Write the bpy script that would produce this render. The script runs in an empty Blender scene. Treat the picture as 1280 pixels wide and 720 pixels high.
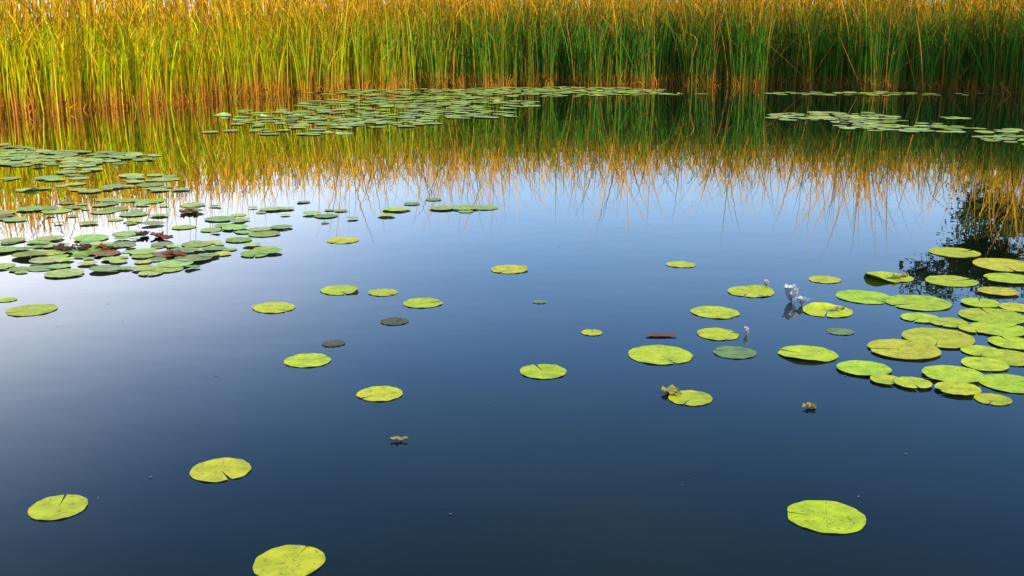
import bpy, math, random
import numpy as np
rng=np.random.default_rng(7); random.seed(7)
sc=bpy.context.scene
sc.view_settings.view_transform='Standard'; sc.view_settings.look='None'; sc.view_settings.exposure=0

def mathn(n,op,a,b_=None,clamp=False):
    q=n.nodes.new('ShaderNodeMath'); q.operation=op; q.use_clamp=clamp
    for i,v in enumerate((a,b_)):
        if v is None: continue
        if isinstance(v,(int,float)): q.inputs[i].default_value=v
        else: n.links.new(v,q.inputs[i])
    return q.outputs[0]
# ------------------------------------------------------------ sky + sun
SUN_EL=math.radians(29); SUN_AZ=math.radians(128)   # azimuth from +Y, positive = right (sun behind the viewer, to the right)
w=bpy.data.worlds.new("World"); sc.world=w; w.use_nodes=True
nt=w.node_tree; sk=nt.nodes.new('ShaderNodeTexSky'); sk.sky_type='NISHITA'; sk.sun_disc=False
sk.sun_elevation=SUN_EL; sk.sun_rotation=SUN_AZ; sk.air_density=1.2; sk.dust_density=0.4; sk.ozone_density=4.0
# bright haze added low in the sky to whiten water reflections, deeper toward left
tc=nt.nodes.new('ShaderNodeTexCoord'); sp=nt.nodes.new('ShaderNodeSeparateXYZ'); nt.links.new(tc.outputs['Generated'],sp.inputs[0])
X,Y,Z=sp.outputs
left=mathn(nt,'ADD',mathn(nt,'MULTIPLY',X,-0.88),mathn(nt,'MULTIPLY',Y,0.47))
mr=nt.nodes.new('ShaderNodeMapRange'); mr.interpolation_type='SMOOTHSTEP'; mr.inputs[1].default_value=0.42; mr.inputs[2].default_value=0.86; nt.links.new(left,mr.inputs[0]); A_=mr.outputs[0]
cn=nt.nodes.new('ShaderNodeTexNoise'); cn.inputs['Scale'].default_value=2.2; cn.inputs['Detail'].default_value=4
mpn=nt.nodes.new('ShaderNodeMapping'); mpn.inputs['Scale'].default_value=(1,1,2.5); nt.links.new(tc.outputs['Generated'],mpn.inputs[0]); nt.links.new(mpn.outputs[0],cn.inputs['Vector'])
scl=mathn(nt,'ADD',mathn(nt,'MULTIPLY',A_,0.18),mathn(nt,'ADD',0.11,mathn(nt,'MULTIPLY',cn.outputs[0],0.10)))
zz=mathn(nt,'DIVIDE',mathn(nt,'MAXIMUM',Z,0.0),scl)
hz=mathn(nt,'EXPONENT',mathn(nt,'MULTIPLY',mathn(nt,'POWER',zz,mathn(nt,'ADD',1.8,A_)),-1.0))
hz=mathn(nt,'MULTIPLY',hz,mathn(nt,'ADD',0.65,mathn(nt,'MULTIPLY',A_,0.35)))
mc=nt.nodes.new('ShaderNodeMix'); mc.data_type='RGBA'
hc=nt.nodes.new('ShaderNodeMix'); hc.data_type='RGBA'; nt.links.new(A_,hc.inputs[0]); hc.inputs[6].default_value=(6.4,6.5,7.1,1); hc.inputs[7].default_value=(13,12.8,13.2,1)
bl=nt.nodes.new('ShaderNodeMix'); bl.data_type='RGBA'; bl.blend_type='MULTIPLY'; bl.inputs[0].default_value=1; nt.links.new(sk.outputs[0],bl.inputs[6]); bl.inputs[7].default_value=(.74,1.0,1.28,1)
nt.links.new(hz,mc.inputs[0]); nt.links.new(bl.outputs[2],mc.inputs[6]); nt.links.new(hc.outputs[2],mc.inputs[7])
nt.links.new(mc.outputs[2],nt.nodes['Background'].inputs[0]); nt.nodes['Background'].inputs[1].default_value=0.15
sl=bpy.data.lights.new("sun","SUN"); sl.energy=5; sl.angle=math.radians(0.5); sl.color=(1,0.83,0.48)
so=bpy.data.objects.new("sun",sl); sc.collection.objects.link(so)
from mathutils import Vector, Matrix, noise
sd=Vector((math.sin(SUN_AZ)*math.cos(SUN_EL),math.cos(SUN_AZ)*math.cos(SUN_EL),math.sin(SUN_EL)))
so.rotation_euler=sd.to_track_quat('Z','Y').to_euler()

# ------------------------------------------------------------ camera
cd=bpy.data.cameras.new("camera"); cam=bpy.data.objects.new("camera",cd); sc.collection.objects.link(cam); sc.camera=cam
cd.sensor_width=36; cd.lens=36*1380/1280; cd.clip_end=6000
cam.location=(0,0,2.0); cam.rotation_euler=(math.radians(90)-math.atan(340/1380),0,0)

# ------------------------------------------------------------ helpers
def new_mat(name):
    m=bpy.data.materials.new(name); m.use_nodes=True; n=m.node_tree; n.nodes.clear()
    o=n.nodes.new('ShaderNodeOutputMaterial'); return m,n,o
def mesh_obj(name,V,Fc,mat,cols=None,uvs=None,smooth=True,parent=None):
    me=bpy.data.meshes.new(name); me.from_pydata([tuple(v) for v in V],[],[tuple(f) for f in Fc]); me.update()
    if cols is not None:
        a=me.color_attributes.new("col",'FLOAT_COLOR','POINT'); a.data.foreach_set('color',np.asarray(cols,dtype=np.float32).ravel())
    if uvs is not None:
        a=me.attributes.new("puv",'FLOAT_VECTOR','POINT'); a.data.foreach_set('vector',np.asarray(uvs,dtype=np.float32).ravel())
    if smooth: me.polygons.foreach_set('use_smooth',[True]*len(me.polygons))
    me.materials.append(mat); ob=bpy.data.objects.new(name,me); sc.collection.objects.link(ob)
    if parent: ob.parent=parent
    return ob

# ------------------------------------------------------------ water
m,n,o=new_mat("pond_water")
df=n.nodes.new('ShaderNodeBsdfDiffuse'); gl=n.nodes.new('ShaderNodeBsdfGlossy'); gl.inputs['Roughness'].default_value=0.0
gl.inputs['Color'].default_value=(1,1,1,1)
mx=n.nodes.new('ShaderNodeMixShader')
tc=n.nodes.new('ShaderNodeTexCoord')
mp=n.nodes.new('ShaderNodeMapping'); mp.inputs['Scale'].default_value=(1.0,1.2,1.0)
n1=n.nodes.new('ShaderNodeTexNoise'); n1.inputs['Scale'].default_value=0.9; n1.inputs['Detail'].default_value=3; n1.inputs['Roughness'].default_value=0.55
n.links.new(tc.outputs['Object'],mp.inputs[0]); n.links.new(mp.outputs[0],n1.inputs['Vector'])
bp=n.nodes.new('ShaderNodeBump'); bp.inputs['Strength'].default_value=1.0; bp.inputs['Distance'].default_value=0.0018
n.links.new(n1.outputs[0],bp.inputs['Height']); n.links.new(bp.outputs[0],gl.inputs['Normal'])
lw=n.nodes.new('ShaderNodeLayerWeight'); lw.inputs['Blend'].default_value=0.5; n.links.new(bp.outputs[0],lw.inputs['Normal'])
f=mathn(n,'POWER',lw.outputs['Facing'],5.8); f=mathn(n,'MULTIPLY',f,2.2); f=mathn(n,'ADD',f,0.012); f=mathn(n,'MINIMUM',f,0.84)
n.links.new(f,mx.inputs[0]); n.links.new(df.outputs[0],mx.inputs[1]); n.links.new(gl.outputs[0],mx.inputs[2])
n2=n.nodes.new('ShaderNodeTexNoise'); n2.inputs['Scale'].default_value=0.35; n2.inputs['Detail'].default_value=5
n.links.new(tc.outputs['Object'],n2.inputs['Vector'])
cr=n.nodes.new('ShaderNodeValToRGB'); cr.color_ramp.elements[0].position=0.35; cr.color_ramp.elements[0].color=(0.003,0.010,0.013,1)
cr.color_ramp.elements[1].position=0.68; cr.color_ramp.elements[1].color=(0.014,0.021,0.008,1)
n.links.new(n2.outputs[0],cr.inputs[0]); n.links.new(cr.outputs[0],df.inputs['Color']); n.links.new(mx.outputs[0],o.inputs[0])
mesh_obj("water",[(-70,-8,0),(70,-8,0),(70,60,0),(-70,60,0)],[(0,1,2,3)],m)

# ------------------------------------------------------------ bank line (reed front), metres
bank=[(-40,3),(-20,13),(-11.9,19.7),(-10.3,22.4),(-9.25,24.3),(-7.8,26.6),(-6.4,28.8),(-4.9,31),(-.96,33.3),(3.8,33.5),(8.4,32.8),(11.2,30.9),(13.2,29.2),(14.9,27.4),(24,22),(40,10)]
bx=np.array([p[0] for p in bank]); by=np.array([p[1] for p in bank])
def bank_y(x): return np.interp(x,bx,by)

# ------------------------------------------------------------ ground
m,n,o=new_mat("ground_soil")
b=n.nodes.new('ShaderNodeBsdfPrincipled'); b.inputs['Roughness'].default_value=0.95
tx=n.nodes.new('ShaderNodeTexNoise'); tx.inputs['Scale'].default_value=0.6; tx.inputs['Detail'].default_value=8
t2=n.nodes.new('ShaderNodeTexCoord'); n.links.new(t2.outputs['Object'],tx.inputs['Vector'])
cr=n.nodes.new('ShaderNodeValToRGB'); cr.color_ramp.elements[0].color=(0.06,0.05,0.02,1); cr.color_ramp.elements[1].color=(0.13,0.13,0.04,1)
cr.color_ramp.elements[0].position=0.35; cr.color_ramp.elements[1].position=0.65
n.links.new(tx.outputs[0],cr.inputs[0]); n.links.new(cr.outputs[0],b.inputs['Base Color']); n.links.new(b.outputs[0],o.inputs[0])
xs=np.concatenate([[-2500,-900,-300,-120],np.arange(-72,73,2.0),[120,300,900,2500]])
ys=np.concatenate([[-2500,-600,-120,-40],np.arange(-14,70,2.0),[80,120,300,900,2500]])
V=[];Fc=[]
for y in ys:
    for x in xs:
        by_=float(bank_y(x)); d1=y-(by_+2.5); d2=-5-y
        d=max(d1,d2, abs(x)-66)
        z=-0.9+1.2*min(1,max(0,(d+3)/6))
        if z>0.1: z+=0.15*noise.noise(Vector((x*.2,y*.2,0)))
        V.append((x,y,z))
nx=len(xs)
for j in range(len(ys)-1):
    for i in range(nx-1): Fc.append((j*nx+i,j*nx+i+1,(j+1)*nx+i+1,(j+1)*nx+i))
mesh_obj("ground",V,Fc,m)

# ------------------------------------------------------------ reeds
m,n,o=new_mat("reed_blades")
at=n.nodes.new('ShaderNodeAttribute'); at.attribute_name="col"
df=n.nodes.new('ShaderNodeBsdfDiffuse'); tr=n.nodes.new('ShaderNodeBsdfTranslucent'); mx=n.nodes.new('ShaderNodeMixShader'); mx.inputs[0].default_value=0.35
for q in (df,tr): n.links.new(at.outputs['Color'],q.inputs['Color'])
n.links.new(df.outputs[0],mx.inputs[1]); n.links.new(tr.outputs[0],mx.inputs[2]); n.links.new(mx.outputs[0],o.inputs[0])

def lerp(a,b,t): return a*(1-t)+b*t
def sstep(a,b,x):
    t=np.clip((x-a)/(b-a),0,1); return t*t*(3-2*t)
TAN=np.array([0.70,0.31,0.05]); GOLD=np.array([0.92,0.50,0.03]); 
GL=np.array([0.74,0.64,0.012]); GR=np.array([0.12,0.26,0.028])  # right-hand green is darkened: shade on that bank is put into the colour
def blades(x,y,H,lean,la,width,z0,nseg,kinkp,drym,arch):
    """vectorised ribbon blades; returns V,F,C"""
    N=len(x); t=np.linspace(0,1,nseg+1)[None,:]
    curve=arch[:,None]*t**2.5
    dx=np.cos(la)[:,None]*(lean[:,None]*t+curve)*H[:,None]
    dy=np.sin(la)[:,None]*(lean[:,None]*t+curve)*H[:,None]
    dz=H[:,None]*(t-0.35*curve*t)
    # kink: upper part folds over
    k=rng.random(N)<kinkp; kt=rng.uniform(.55,.85,N)[:,None]; over=np.clip(t-kt,0,1)
    kd=rng.uniform(0.6,1.6,N)[:,None]; sgn=np.where(rng.random(N)<.5,-1,1)[:,None]
    dz=np.where(k[:,None],dz-over*H[:,None]*kd,dz); dx=np.where(k[:,None],dx+over*H[:,None]*0.8*sgn,dx)
    wa=rng.uniform(-1.0,1.0,N)  # blade facing (mostly facing pond)
    ww=width[:,None]*np.clip(np.minimum(1,(1-t)*3.2+0.12),0,1)*0.5
    cx=x[:,None]+dx; cy=y[:,None]+dy; cz=z0[:,None]+dz
    L=np.stack([cx-np.cos(wa)[:,None]*ww,cy-np.sin(wa)[:,None]*ww,cz],-1); R=np.stack([cx+np.cos(wa)[:,None]*ww,cy+np.sin(wa)[:,None]*ww,cz],-1)
    V=np.stack([L,R],2).reshape(-1,3)
    base=(np.arange(N)*(nseg+1)*2)[:,None]; s=np.arange(nseg)[None,:]*2
    a=base+s; Fc=np.stack([a,a+1,a+3,a+2],-1).reshape(-1,4)
    # colours
    side=sstep(-10,2,x+rng.normal(0,1.2,N))          # 0 left .. 1 right
    g=lerp(GL[None],GR[None],side[:,None]); g=g*rng.uniform(.35,1.35,N)[:,None]
    g[:,0]*=rng.uniform(.5,1.3,N)
    zz=cz
    topz=lerp(1.6,1.85,side)[:,None]+rng.uniform(-.5,.5,N)[:,None]
    ft=sstep(0,0.6,zz-topz)[...,None]*np.where(rng.random(N)<.9,1,.2)[:,None,None]
    fb=(1-sstep(0.05,0.5,zz-.12*(1-side)[:,None]+rng.uniform(-.15,.15,N)[:,None]))[...,None]*np.where(rng.random(N)<.75,1,.15)[:,None,None]*lerp(1,.6,side)[:,None,None]
    C=np.repeat(g[:,None,:],nseg+1,1)
    C=lerp(C,GOLD*rng.uniform(.55,1.1,N)[:,None,None],ft); C=lerp(C,TAN*rng.uniform(.4,1.15,N)[:,None,None],fb)
    dr=rng.random(N)<drym; C=np.where(dr[:,None,None],(TAN*rng.uniform(.5,1.2,N)[:,None])[:,None,:],C)
    C=np.clip(C,0,.88)
    C=np.concatenate([C,np.ones(C.shape[:2]+(1,))],-1); C=np.repeat(C[:,:,None,:],2,2).reshape(-1,4)
    return V,Fc,C
Vs=[];Fs=[];Cs=[];off=0
def add(*a):
    global off
    V,Fc,C=blades(*a); Vs.append(V);Fs.append(Fc+off);Cs.append(C);off+=len(V)
def place(N,depth,power=1.0,x0=-18,x1=20):
    x=rng.uniform(x0,x1,N); d=depth*rng.random(N)**power
    edge=0.35*np.sin(x*1.7)+0.25*np.sin(x*4.1+1)+0.15*np.sin(x*9.3)
    return x,bank_y(x)+d+edge
U=lambda a,b,N:rng.uniform(a,b,N)
def hscale(x): return lerp(0.80,1.0,sstep(-10,-3,x))
# dense lower mass
N=21000; x,y=place(N,6.0,1.35); cl=np.array([noise.noise(Vector((a*.6,b*.6,3))) for a,b in zip(x,y)])
H=(U(1.5,2.4,N)+.6*cl)*hscale(x); add(x,y,H,U(0,.10,N),U(0,6.28,N),U(.010,.030,N),np.full(N,-.05),5,.05,.08,U(0,.16,N)**1)
# back rows, taller & denser so the bed closes behind
N=8000; x=rng.uniform(-27,27,N); y=bank_y(x)+U(4.5,10,N); add(x,y,U(2.4,3.6,N),U(0,.08,N),U(0,6.28,N),U(.03,.058,N),np.full(N,0.),4,.03,.12,U(0,.12,N))
# tall sparse stems
N=5200; x,y=place(N,4.5,1.0); cl=np.array([noise.noise(Vector((a*.45,5,1)))+.6*noise.noise(Vector((a*1.6,9,1))) for a in x])
H=(2.2+2.6*rng.random(N)**1.8+.8*cl)*hscale(x)**1.6; add(x,y,H,U(0,.16,N),U(0,6.28,N),U(.014,.032,N),np.full(N,-.05),7,.2,.12,U(0,.3,N)**1)
# short arching leaves off stems
N=7500; x,y=place(N,4.5,1.2); add(x,y,U(.4,.9,N),U(.15,.6,N),U(0,6.28,N),U(.016,.03,N),U(.6,2.6,N)*hscale(x),4,.1,.12,U(.2,.8,N))
# dry base litter at waterline
N=3600; x,y=place(N,1.2,1.2); y-=.1; add(x,y,U(.12,.5,N),U(0,.8,N),U(0,6.28,N),U(.012,.026,N),np.full(N,-.02),3,.2,.8,U(0,.5,N))
# a few broken leaning stalks on the pond edge
N=50; x,y=place(N,.6,1.0); add(x,y,U(1.0,2.4,N),U(.5,1.3,N),U(3.4,6.0,N),U(.012,.022,N),np.full(N,.0),5,.1,.7,U(0,.3,N))
mesh_obj("reed_bed",np.concatenate(Vs),np.concatenate(Fs).tolist(),m,cols=np.concatenate(Cs),smooth=False)

# ------------------------------------------------------------ tree
mb,n,o=new_mat("tree_bark"); b=n.nodes.new('ShaderNodeBsdfPrincipled'); b.inputs['Roughness'].default_value=.9
tx=n.nodes.new('ShaderNodeTexNoise'); tx.inputs['Scale'].default_value=9; cr=n.nodes.new('ShaderNodeValToRGB'); cr.color_ramp.elements[0].color=(.03,.02,.012,1); cr.color_ramp.elements[1].color=(.1,.075,.05,1)
n.links.new(tx.outputs[0],cr.inputs[0]); n.links.new(cr.outputs[0],b.inputs['Base Color']); n.links.new(b.outputs[0],o.inputs[0])
mlf,n,o=new_mat("tree_leaves"); at=n.nodes.new('ShaderNodeAttribute'); at.attribute_name="col"
df=n.nodes.new('ShaderNodeBsdfDiffuse'); tr=n.nodes.new('ShaderNodeBsdfTranslucent'); mx=n.nodes.new('ShaderNodeMixShader'); mx.inputs[0].default_value=.3
for q in (df,tr): n.links.new(at.outputs['Color'],q.inputs['Color'])
n.links.new(df.outputs[0],mx.inputs[1]); n.links.new(tr.outputs[0],mx.inputs[2]); n.links.new(mx.outputs[0],o.inputs[0])
def tree(loc,H,R,seed):
    r=random.Random(seed); emp=bpy.data.objects.new("tree",None); sc.collection.objects.link(emp); emp.location=loc
    V=[];Fc=[];tips=[]
    def limb(p,d,L,rad,lev):
        segs=4; pts=[p]; dirs=[d]
        for i in range(segs):
            d=(d+Vector((r.uniform(-.25,.25),r.uniform(-.25,.25),r.uniform(-.05,.2)))).normalized(); p=p+d*L/segs; pts.append(p); dirs.append(d)
        b0=len(V)
        for i,(q,dd) in enumerate(zip(pts,dirs)):
            rr=rad*(1-.6*i/segs); a=dd.orthogonal().normalized(); c=dd.cross(a)
            for k in range(6): V.append(q+(a*math.cos(k*math.pi/3)+c*math.sin(k*math.pi/3))*rr)
        for i in range(segs):
            for k in range(6): Fc.append((b0+i*6+k,b0+i*6+(k+1)%6,b0+i*6+6+(k+1)%6,b0+i*6+6+k))
        if lev>=2: tips.extend(pts[1:])
        if lev<3:
            for k in range(6 if lev==0 else 4):
                i=r.randint(2,segs) if lev else r.randint(1,segs)
                nd=Vector((r.uniform(-1,1),r.uniform(-1,1),r.uniform(-.1,.8))).normalized()
                limb(pts[i],(nd+dirs[i]*.4).normalized(),L*r.uniform(.45,.65),rad*.45,lev+1)
    limb(Vector((0,0,0)),Vector((0,0,1)),H*.62,.18,0)
    mesh_obj("trunk_and_limbs",V,Fc,mb,parent=emp)
    V=[];Fc=[];C=[]
    for t in tips:
        shade=r.uniform(.5,1.4)
        for _ in range(26):
            p=t+Vector((r.gauss(0,.24),r.gauss(0,.24),r.gauss(0,.2))); s=r.uniform(.05,.1)
            u=Vector((r.uniform(-1,1),r.uniform(-1,1),r.uniform(-1,1))).normalized(); v=u.orthogonal().normalized()
            b0=len(V); V+= [p-u*s*1.4,p+v*s*.6,p+u*s*1.4,p-v*s*.6]; Fc.append((b0,b0+1,b0+2,b0+3)); c=(.06*shade,.095*shade,.02*shade,1); C+=[c]*4
    mesh_obj("foliage",V,Fc,mlf,cols=C,smooth=False,parent=emp)
tree((18.6,37.5,.2),7.8,3,3)
tree((21.5,38.5,.2),8.2,3,9)

# ------------------------------------------------------------ lily pads
def pad_mat(name,c1,c2,c3):
    m,n,o=new_mat(name)
    b=n.nodes.new('ShaderNodeBsdfPrincipled'); b.inputs['Roughness'].default_value=.48
    at=n.nodes.new('ShaderNodeAttribute'); at.attribute_name="puv"      # x,y local -1..1
    tint=n.nodes.new('ShaderNodeAttribute'); tint.attribute_name="col"
    sp=n.nodes.new('ShaderNodeSeparateXYZ'); n.links.new(at.outputs['Vector'],sp.inputs[0])
    def M(op,a,b_=None): return mathn(n,op,a,b_)
    ang=M('ARCTAN2',sp.outputs[1],sp.outputs[0])
    rad=M('SQRT',M('ADD',M('MULTIPLY',sp.outputs[0],sp.outputs[0]),M('MULTIPLY',sp.outputs[1],sp.outputs[1])))
    v=M('ABSOLUTE',M('SINE',M('MULTIPLY',ang,8.0)))
    vein=M('SUBTRACT',1.0,M('MINIMUM',M('MULTIPLY',M('MULTIPLY',v,rad),9.0),1.0))
    vein=M('MULTIPLY',vein,M('SUBTRACT',1.0,M('MULTIPLY',rad,.6)))
    nz=n.nodes.new('ShaderNodeTexNoise'); nz.inputs['Scale'].default_value=2.2; nz.inputs['Detail'].default_value=6; nz.inputs['Roughness'].default_value=.65
    geo=n.nodes.new('ShaderNodeNewGeometry')
    sc2=n.nodes.new('ShaderNodeVectorMath'); sc2.operation='SCALE'; sc2.inputs['Scale'].default_value=5
    n.links.new(geo.outputs['Position'],sc2.inputs[0]); n.links.new(sc2.outputs[0],nz.inputs['Vector'])
    cr=n.nodes.new('ShaderNodeValToRGB'); e=cr.color_ramp.elements; e[0].position=.32; e[0].color=c1; e[1].position=.6; e[1].color=c2
    n.links.new(nz.outputs[0],cr.inputs[0])
    mt=n.nodes.new('ShaderNodeMix'); mt.data_type='RGBA'; mt.blend_type='MULTIPLY'; mt.inputs[0].default_value=1
    n.links.new(cr.outputs[0],mt.inputs[6]); n.links.new(tint.outputs['Color'],mt.inputs[7])
    mv=n.nodes.new('ShaderNodeMix'); mv.data_type='RGBA'; n.links.new(M('MULTIPLY',vein,.25),mv.inputs[0]); n.links.new(mt.outputs[2],mv.inputs[6]); mv.inputs[7].default_value=c3
    vz=n.nodes.new('ShaderNodeTexNoise'); vz.inputs['Scale'].default_value=38; vz.inputs['Detail'].default_value=2; n.links.new(geo.outputs['Position'],vz.inputs['Vector'])
    spk=M('MULTIPLY',M('GREATER_THAN',vz.outputs[0],.65),.6)
    edge=M('MULTIPLY',M('MULTIPLY',M('GREATER_THAN',rad,.965),M('GREATER_THAN',nz.outputs[0],.55)),.4)
    mk=n.nodes.new('ShaderNodeMix'); mk.data_type='RGBA'; n.links.new(M('MAXIMUM',spk,edge),mk.inputs[0]); n.links.new(mv.outputs[2],mk.inputs[6]); mk.inputs[7].default_value=(.24,.17,.02,1)
    n.links.new(mk.outputs[2],b.inputs['Base Color'])
    bp=n.nodes.new('ShaderNodeBump'); bp.inputs['Strength'].default_value=.8; bp.inputs['Distance'].default_value=.005
    n.links.new(M('ADD',M('MULTIPLY',vein,-.4),nz.outputs[0]),bp.inputs['Height']); n.links.new(bp.outputs[0],b.inputs['Normal'])
    n.links.new(b.outputs[0],o.inputs[0]); return m
PM=pad_mat("lily_pad_leaf",(.42,.52,.006,1),(.82,.85,.012,1),(.88,.86,.05,1))
def pad_geo(x,y,r,rot,z=.006,tint=(1,1,1),curl=0,seed=0,tilt=0,res=36,slit=.07):
    rr=random.Random(seed); V=[];U=[];C=[];Fc=[]
    rings=[.12,.4,.7,.9,1.0]
    ph=rr.uniform(0,6.28); ta=rr.uniform(0,6.28); el=rr.uniform(.9,1.0)
    w1=rr.uniform(.0,.02)
    V.append((0,0,0));U.append((0,0,0))
    ss=slit*rr.uniform(.2,1.2)
    for q in rings:
        for k in range(res+1):
            a=ss*(q*.6+.4)+ (2*math.pi-2*ss*(q*.6+.4))*k/res
            if q==1.0 or q==.9:
                e=1+w1*math.sin(3*a+ph)+.008*math.sin(7*a+ph*2)+.006*math.sin(13*a+ph)
                dd=min(k,res-k)/res; e*=1-.07*max(0,1-dd*18)
            else: e=1
            R=q*e
            px=R*math.cos(a); py=R*math.sin(a)*el
            zz=.010*q**3*math.sin(2*a+ph)*r/.15*.22
            zz+=q**6*.0015*math.sin(9*a+ph)
            if curl: 
                c=max(0,math.cos(a-ph)*q-.35); zz+=curl*c*c*r*2.5; px-=math.cos(ph)*c*curl*.5; py-=math.sin(ph)*c*curl*.5
            V.append((px*r,py*r,abs(zz)+tilt*r*(1+math.cos(a-ta)*q))); U.append((q*math.cos(a),q*math.sin(a),0))
    n_=res+1
    for k in range(res): Fc.append((0,1+k,2+k))
    for i in range(len(rings)-1):
        b0=1+i*n_; b1=b0+n_
        for k in range(res): Fc.append((b0+k,b1+k,b1+k+1,b0+k+1))
    cr,sr=math.cos(rot),math.sin(rot)
    V=[(x+vx*cr-vy*sr,y+vx*sr+vy*cr,z+vz) for vx,vy,vz in V]
    C=[(tint[0],tint[1],tint[2],1)]*len(V)
    return V,Fc,C,U
cnt=[0]
def single(x,y,r,rot=None,tint=(1,1,1),curl=0,name="lily_pad",z=.003):
    cnt[0]+=1; s=cnt[0]
    if rot is None: rot=random.uniform(0,6.28)
    V,Fc,C,U_=pad_geo(0,0,r,rot,0,tint,curl,s*13,res=64)
    ob=mesh_obj(name,V,Fc,PM,cols=C,uvs=U_); ob.location=(x,y,z); return ob
DULL=(.30,.46,10); SUB=(.14,.13,4)
A=[(1.29,4.18,.161),(-.84,3.79,.142),(-1.9,4.27,.127),(-1.32,4.66,.138),(-.72,5.7,.126),(-1.22,6.3,.139),(.18,6.09,.139),(.9,6.41,.199),(.96,5.63,.125),(1.36,6.46,.132,DULL),(1.33,6.86,.145),(1.41,7.4,.172),(1.8,6.43,.18),(1.78,7.99,.173),(2.2,7.44,.184),(1.4,8.92,.126),(2.44,8.38,.131),(-.02,8.74,.156),(-.64,7.66,.143),(-.96,7.97,.113),(-1.29,8.04,.156),(-1.68,7.53,.158),(.52,6.9,.075),
(2.14,6.92,.089,DULL),(-3.36,7.46,.173,(.7,.8,1.3)),(-3.66,7.75,.07),(-1.55,9.93,.154),(2.96,8.46,.189),(3.85,9.40,.216),(3.41,8.33,.199),(.20,7.69,.05,DULL),(-.79,7.17,.097,SUB),(-1.12,6.65,.075,SUB)]
rots={0:2.9,1:1.2,2:1.7,3:-1.0,4:-2.4,5:.5,6:1.9,7:-1.2}
curls={27:.2,12:.1,14:.1,20:.12,17:.1,13:.1}
for i,a in enumerate(A):
    t=a[3] if len(a)>3 else tuple(random.uniform(.85,1.05)*q for q in (random.uniform(.85,1.03),1,1))
    single(a[0],a[1],a[2],rots.get(i),t,curls.get(i,0))
def cluster(name,items):
    Vall=[];Fa=[];Ca=[];Ua=[]
    for i,(x,y,r,tint,curl,tilt) in enumerate(items):
        V,Fc,C,U_=pad_geo(x,y,r,random.uniform(0,6.28),.003+.0011*(i%11),tint,curl,i*7+3,tilt,res=24)
        o_=len(Vall); Vall+=V; Fa+=[tuple(k+o_ for k in f) for f in Fc]; Ca+=C; Ua+=U_
    return mesh_obj(name,Vall,Fa,PM,cols=Ca,uvs=Ua)
B=[(2.58,7.83,.21),(2.91,7.66,.235),(2.78,7.25,.13),(2.93,7.13,.13),(2.72,6.76,.235),(2.41,6.51,.22),(2.05,6.13,.158),(2.11,5.92,.09),(2.24,5.86,.103),(2.52,6.01,.174),(2.45,5.76,.123),(2.58,5.61,.099),(2.79,5.87,.17),(2.79,6.22,.142),(3.29,7.29,.219),(3.20,6.97,.184),(3.14,6.65,.151),(3.03,6.97,.105),(3.35,7.64,.143),(4.05,8.86,.263),(3.62,7.97,.149),(3.88,8.38,.193),(3.58,7.53,.141),(2.99,6.35,.168),(2.88,6.48,.123)]
items=[(x,y,r,tuple(random.uniform(.8,1.03)*q for q in (random.uniform(.78,1.0),1,2)),0,0) for x,y,r in B]
for _ in range(60):
    x=random.uniform(2.9,5.2); y=random.uniform(5.6,9.3)
    if x/(y)<.43: continue
    if all((x-q[0])**2+(y-q[1])**2>(.55*(q[2]+.15))**2*2 for q in items):
        items.append((x,y,random.uniform(.11,.2),tuple(random.uniform(.8,1.05) for _ in range(3)),0,0))
cluster("lily_pad_cluster",items)
def scatter(name,ells,dens,rmin,rmax,tintf,sp=1.2,curlp=.04,tilt=.0):
    items=[]
    for (cx,cy,rx,ry,dm) in ells:
        area=math.pi*rx*ry; N=int(area*dens*dm)
        for _ in range(N):
            for tr_ in range(6):
                a=random.uniform(0,6.28); q=random.random()**.6
                x=cx+rx*q*math.cos(a); y=cy+ry*q*math.sin(a); r=random.uniform(rmin,rmax)
                if all((x-i[0])**2+(y-i[1])**2>((r+i[2])*sp*.5)**2 for i in items[-250:]):
                    items.append((x,y,r,tintf(),random.choice([.12,.25]) if random.random()<curlp else 0,random.uniform(0,tilt))); break
    return cluster(name,items)
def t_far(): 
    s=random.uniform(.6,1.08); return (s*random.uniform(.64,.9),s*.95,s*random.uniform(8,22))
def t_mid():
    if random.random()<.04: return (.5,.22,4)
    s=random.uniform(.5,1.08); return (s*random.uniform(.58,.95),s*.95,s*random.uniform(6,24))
scatter("lily_pad_patch",[(-.87,30,4.7,1.7,.9),(1.3,31,2.9,1.4,.7),(-2.2,26.2,2.8,2.4,.8),(-3.4,21.6,2.1,1.3,.95),(-1.6,23.2,1.9,1.0,.9),(-4.6,23.5,1.6,1.3,.45),(-4.2,19.6,1.4,.6,.5),(3.4,29.5,1.6,.5,.5)],10,.09,.20,t_far,1.15,.04,.03)
scatter("lily_pad_patch",[(6.6,22.6,1.4,1.3,1),(7.2,20.6,1.2,1.0,1.1),(8.4,19.9,.7,.5,.8),(9,18.3,1.2,1.0,1.1),(9.7,29.6,3.4,.8,.5),(9,22.4,.5,.25,1)],11,.09,.20,t_far,1.15,.04,.03)
scatter("lily_pad_patch",[(-6.6,15.9,1.5,.95,1.4),(-8.5,16.5,1.5,1.2,1.1),(-4.85,13.4,1.1,.9,.6),(-6,14.2,.8,.6,.5)],13,.07,.19,t_far,1.1,.04,.03)
scatter("lily_pad_patch",[(-4.4,11.5,1.3,.9,.6),(-3.5,9.2,1.1,.8,1.1),(-4.1,9.4,.8,.7,.8),(-2.6,9.6,.6,.5,.8),(-2.3,11.1,.7,1.0,.5),(-1.1,11.6,.9,.8,.28),(-3.3,10.6,.9,.5,.4)],17,.045,.165,t_mid,1.12,.06,.04)

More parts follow.
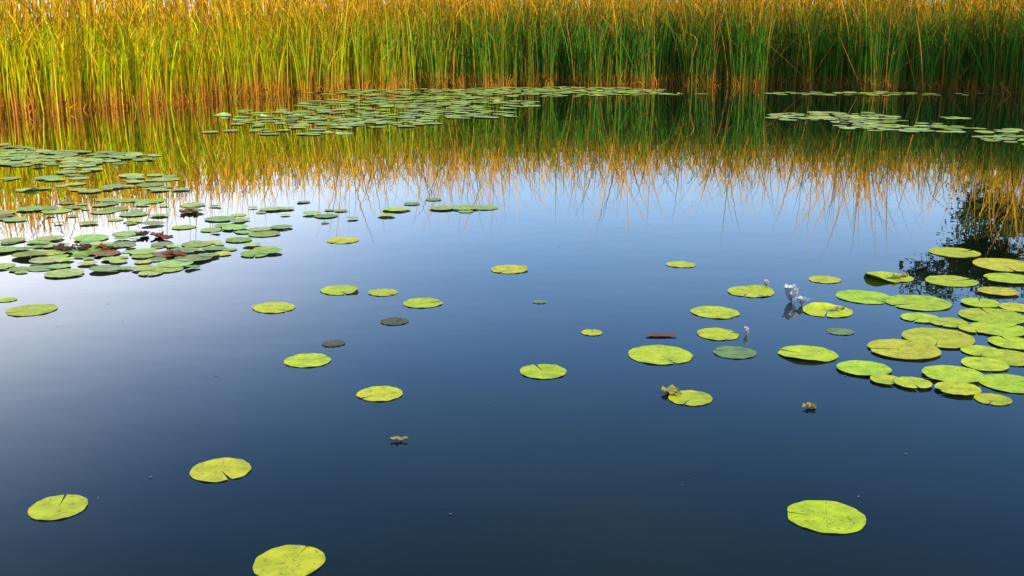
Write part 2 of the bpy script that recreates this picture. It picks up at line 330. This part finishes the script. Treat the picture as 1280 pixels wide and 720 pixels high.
# ------------------------------------------------------------ small things
def simple(name,col,rough=.5,trans=0):
    m,n,o=new_mat(name); b=n.nodes.new('ShaderNodeBsdfPrincipled'); b.inputs['Roughness'].default_value=rough
    tx=n.nodes.new('ShaderNodeTexNoise'); tx.inputs['Scale'].default_value=30; cr=n.nodes.new('ShaderNodeValToRGB')
    cr.color_ramp.elements[0].color=tuple(c*.6 for c in col)+(1,); cr.color_ramp.elements[1].color=tuple(min(1,c*1.2) for c in col)+(1,)
    n.links.new(tx.outputs[0],cr.inputs[0]); n.links.new(cr.outputs[0],b.inputs['Base Color']); n.links.new(b.outputs[0],o.inputs[0]); return m
WH=simple("petal_white",(.6,.66,.78)); BR=simple("dead_leaf_brown",(.26,.08,.03),.6); ST=simple("stem_green",(.12,.15,.03)); YL=simple("yellowed_leaf",(.4,.33,.06)); DK=simple("rotten_leaf",(.07,.035,.02),.6)
def petal(V,Fc,base,az,open_,L,wd):
    b0=len(V); n_=6
    for i in range(n_+1):
        t=i/n_; el=open_*(.4+.6*t); rr=L*t*math.sin(el); z=L*t*math.cos(el)*(1-.1*t); ww=wd*math.sin(math.pi*min(1,.12+t*.88))**.8
        for s,dz in ((-1,.15),(0,0),(1,.15)):
            V.append((base[0]+rr*math.cos(az)-s*ww*math.sin(az)-dz*ww*math.cos(az),base[1]+rr*math.sin(az)+s*ww*math.cos(az)-dz*ww*math.sin(az),base[2]+z))
    for i in range(n_):
        for k in range(2): Fc.append((b0+i*3+k,b0+i*3+k+1,b0+i*3+4+k,b0+i*3+3+k))
def tube(V,Fc,pts,rad):
    b0=len(V)
    for i,p in enumerate(pts):
        for k in range(6): V.append((p[0]+rad*math.cos(k*1.047),p[1]+rad*math.sin(k*1.047),p[2]))
    for i in range(len(pts)-1):
        for k in range(6): Fc.append((b0+i*6+k,b0+i*6+(k+1)%6,b0+i*6+6+(k+1)%6,b0+i*6+6+k))
def flower(name,x,y,s,op):
    e=bpy.data.objects.new(name,None); sc.collection.objects.link(e); e.location=(x,y,0)
    V=[];Fc=[]
    for k in range(6): petal(V,Fc,(0,0,.01),k*1.047,op,s,s*.3)
    for k in range(5): petal(V,Fc,(0,0,.01),k*1.257+.4,op*.6,s*.9,s*.24)
    mesh_obj("petals",V,Fc,WH,parent=e)
    V=[];Fc=[]; tube(V,Fc,[(0,0,-.05),(0.003,0,0),(0,0,.02)],.006); mesh_obj("stem",V,Fc,ST,parent=e); return e
flower("water_lily_flower",2.01,7.70,.14,.5); 
flower("water_lily_flower",2.06,7.60,.08,1.0); 
flower("water_lily_bud",1.93,8.13,.06,.35); flower("water_lily_bud",1.51,6.84,.055,.3)
def deadleaf(name,x,y,L,W,rot,mat,lift=.015,seed=0):
    r=random.Random(seed); V=[];Fc=[]; n_=8
    for i in range(n_+1):
        t=i/n_; ww=W*math.sin(math.pi*(t*.94+.03))**.7*r.uniform(.75,1.1)
        for s in (-1,-.4,.4,1): V.append((L*(t-.5),s*ww+.15*W*math.sin(t*5),.006+lift*abs(s)*r.uniform(.2,1)+lift*.5*math.sin(t*7+seed)**2))
    for i in range(n_):
        for k in range(3): Fc.append((i*4+k,i*4+k+1,i*4+5+k,i*4+4+k))
    ob=mesh_obj(name,V,Fc,mat); ob.location=(x,y,0); ob.rotation_euler=(0,0,rot); return ob
deadleaf("dead_leaf",.957,6.82,.2,.04,.05,BR,.004,1)
deadleaf("floating_leaf",-.547,5.02,.085,.022,.1,YL,.01,2)
deadleaf("floating_leaf",1.56,5.48,.09,.022,.5,YL,.015,3); deadleaf("floating_leaf",1.57,5.48,.07,.02,2.1,YL,.015,4)
deadleaf("floating_leaf",.864,5.72,.11,.04,.8,YL,.02,5); deadleaf("floating_leaf",.88,5.68,.09,.03,2.4,YL,.02,6)
deadleaf("floating_leaf",2.27,7.42,.1,.03,.3,YL,.03,7); deadleaf("floating_leaf",3.03,8.4,.15,.05,.4,YL,.03,8)
for i,(x,y) in enumerate([(-3.75,9.5),(-3.62,9.55),(-3.3,10.1),(-3.45,10.15),(-3.4,11.4),(-3.3,11.35),(-3.9,9.45),(-2.95,9.3),(-3.85,9.6),(-3.5,9.45),(-3.2,10.0),(-2.85,9.25),(-4.0,9.55)]):
    deadleaf("withered_leaf",x,y,random.uniform(.12,.28),random.uniform(.03,.07),random.uniform(0,3),BR if i%3 else DK,.03,i+20)
# drifting specks of plant debris
V=[];Fc=[]
for _ in range(70):
    y=4.2+16*random.random()**1.3; x=random.uniform(-.5,.5)*y; s=random.uniform(.002,.008); a=random.uniform(0,3.14); l=s*random.uniform(1,2)
    b0=len(V); c_,s_=math.cos(a),math.sin(a)
    for u,v in ((-l,-s*.3),(0,-s*.6),(l,0),(0,s*.6),(-l,s*.3)): V.append((x+u*c_-v*s_,y+u*s_+v*c_,.003+random.uniform(0,.002)))
    Fc.append((b0,b0+1,b0+2,b0+3,b0+4))
mesh_obj("floating_debris",V,Fc,simple("debris",(.22,.2,.12),.7))
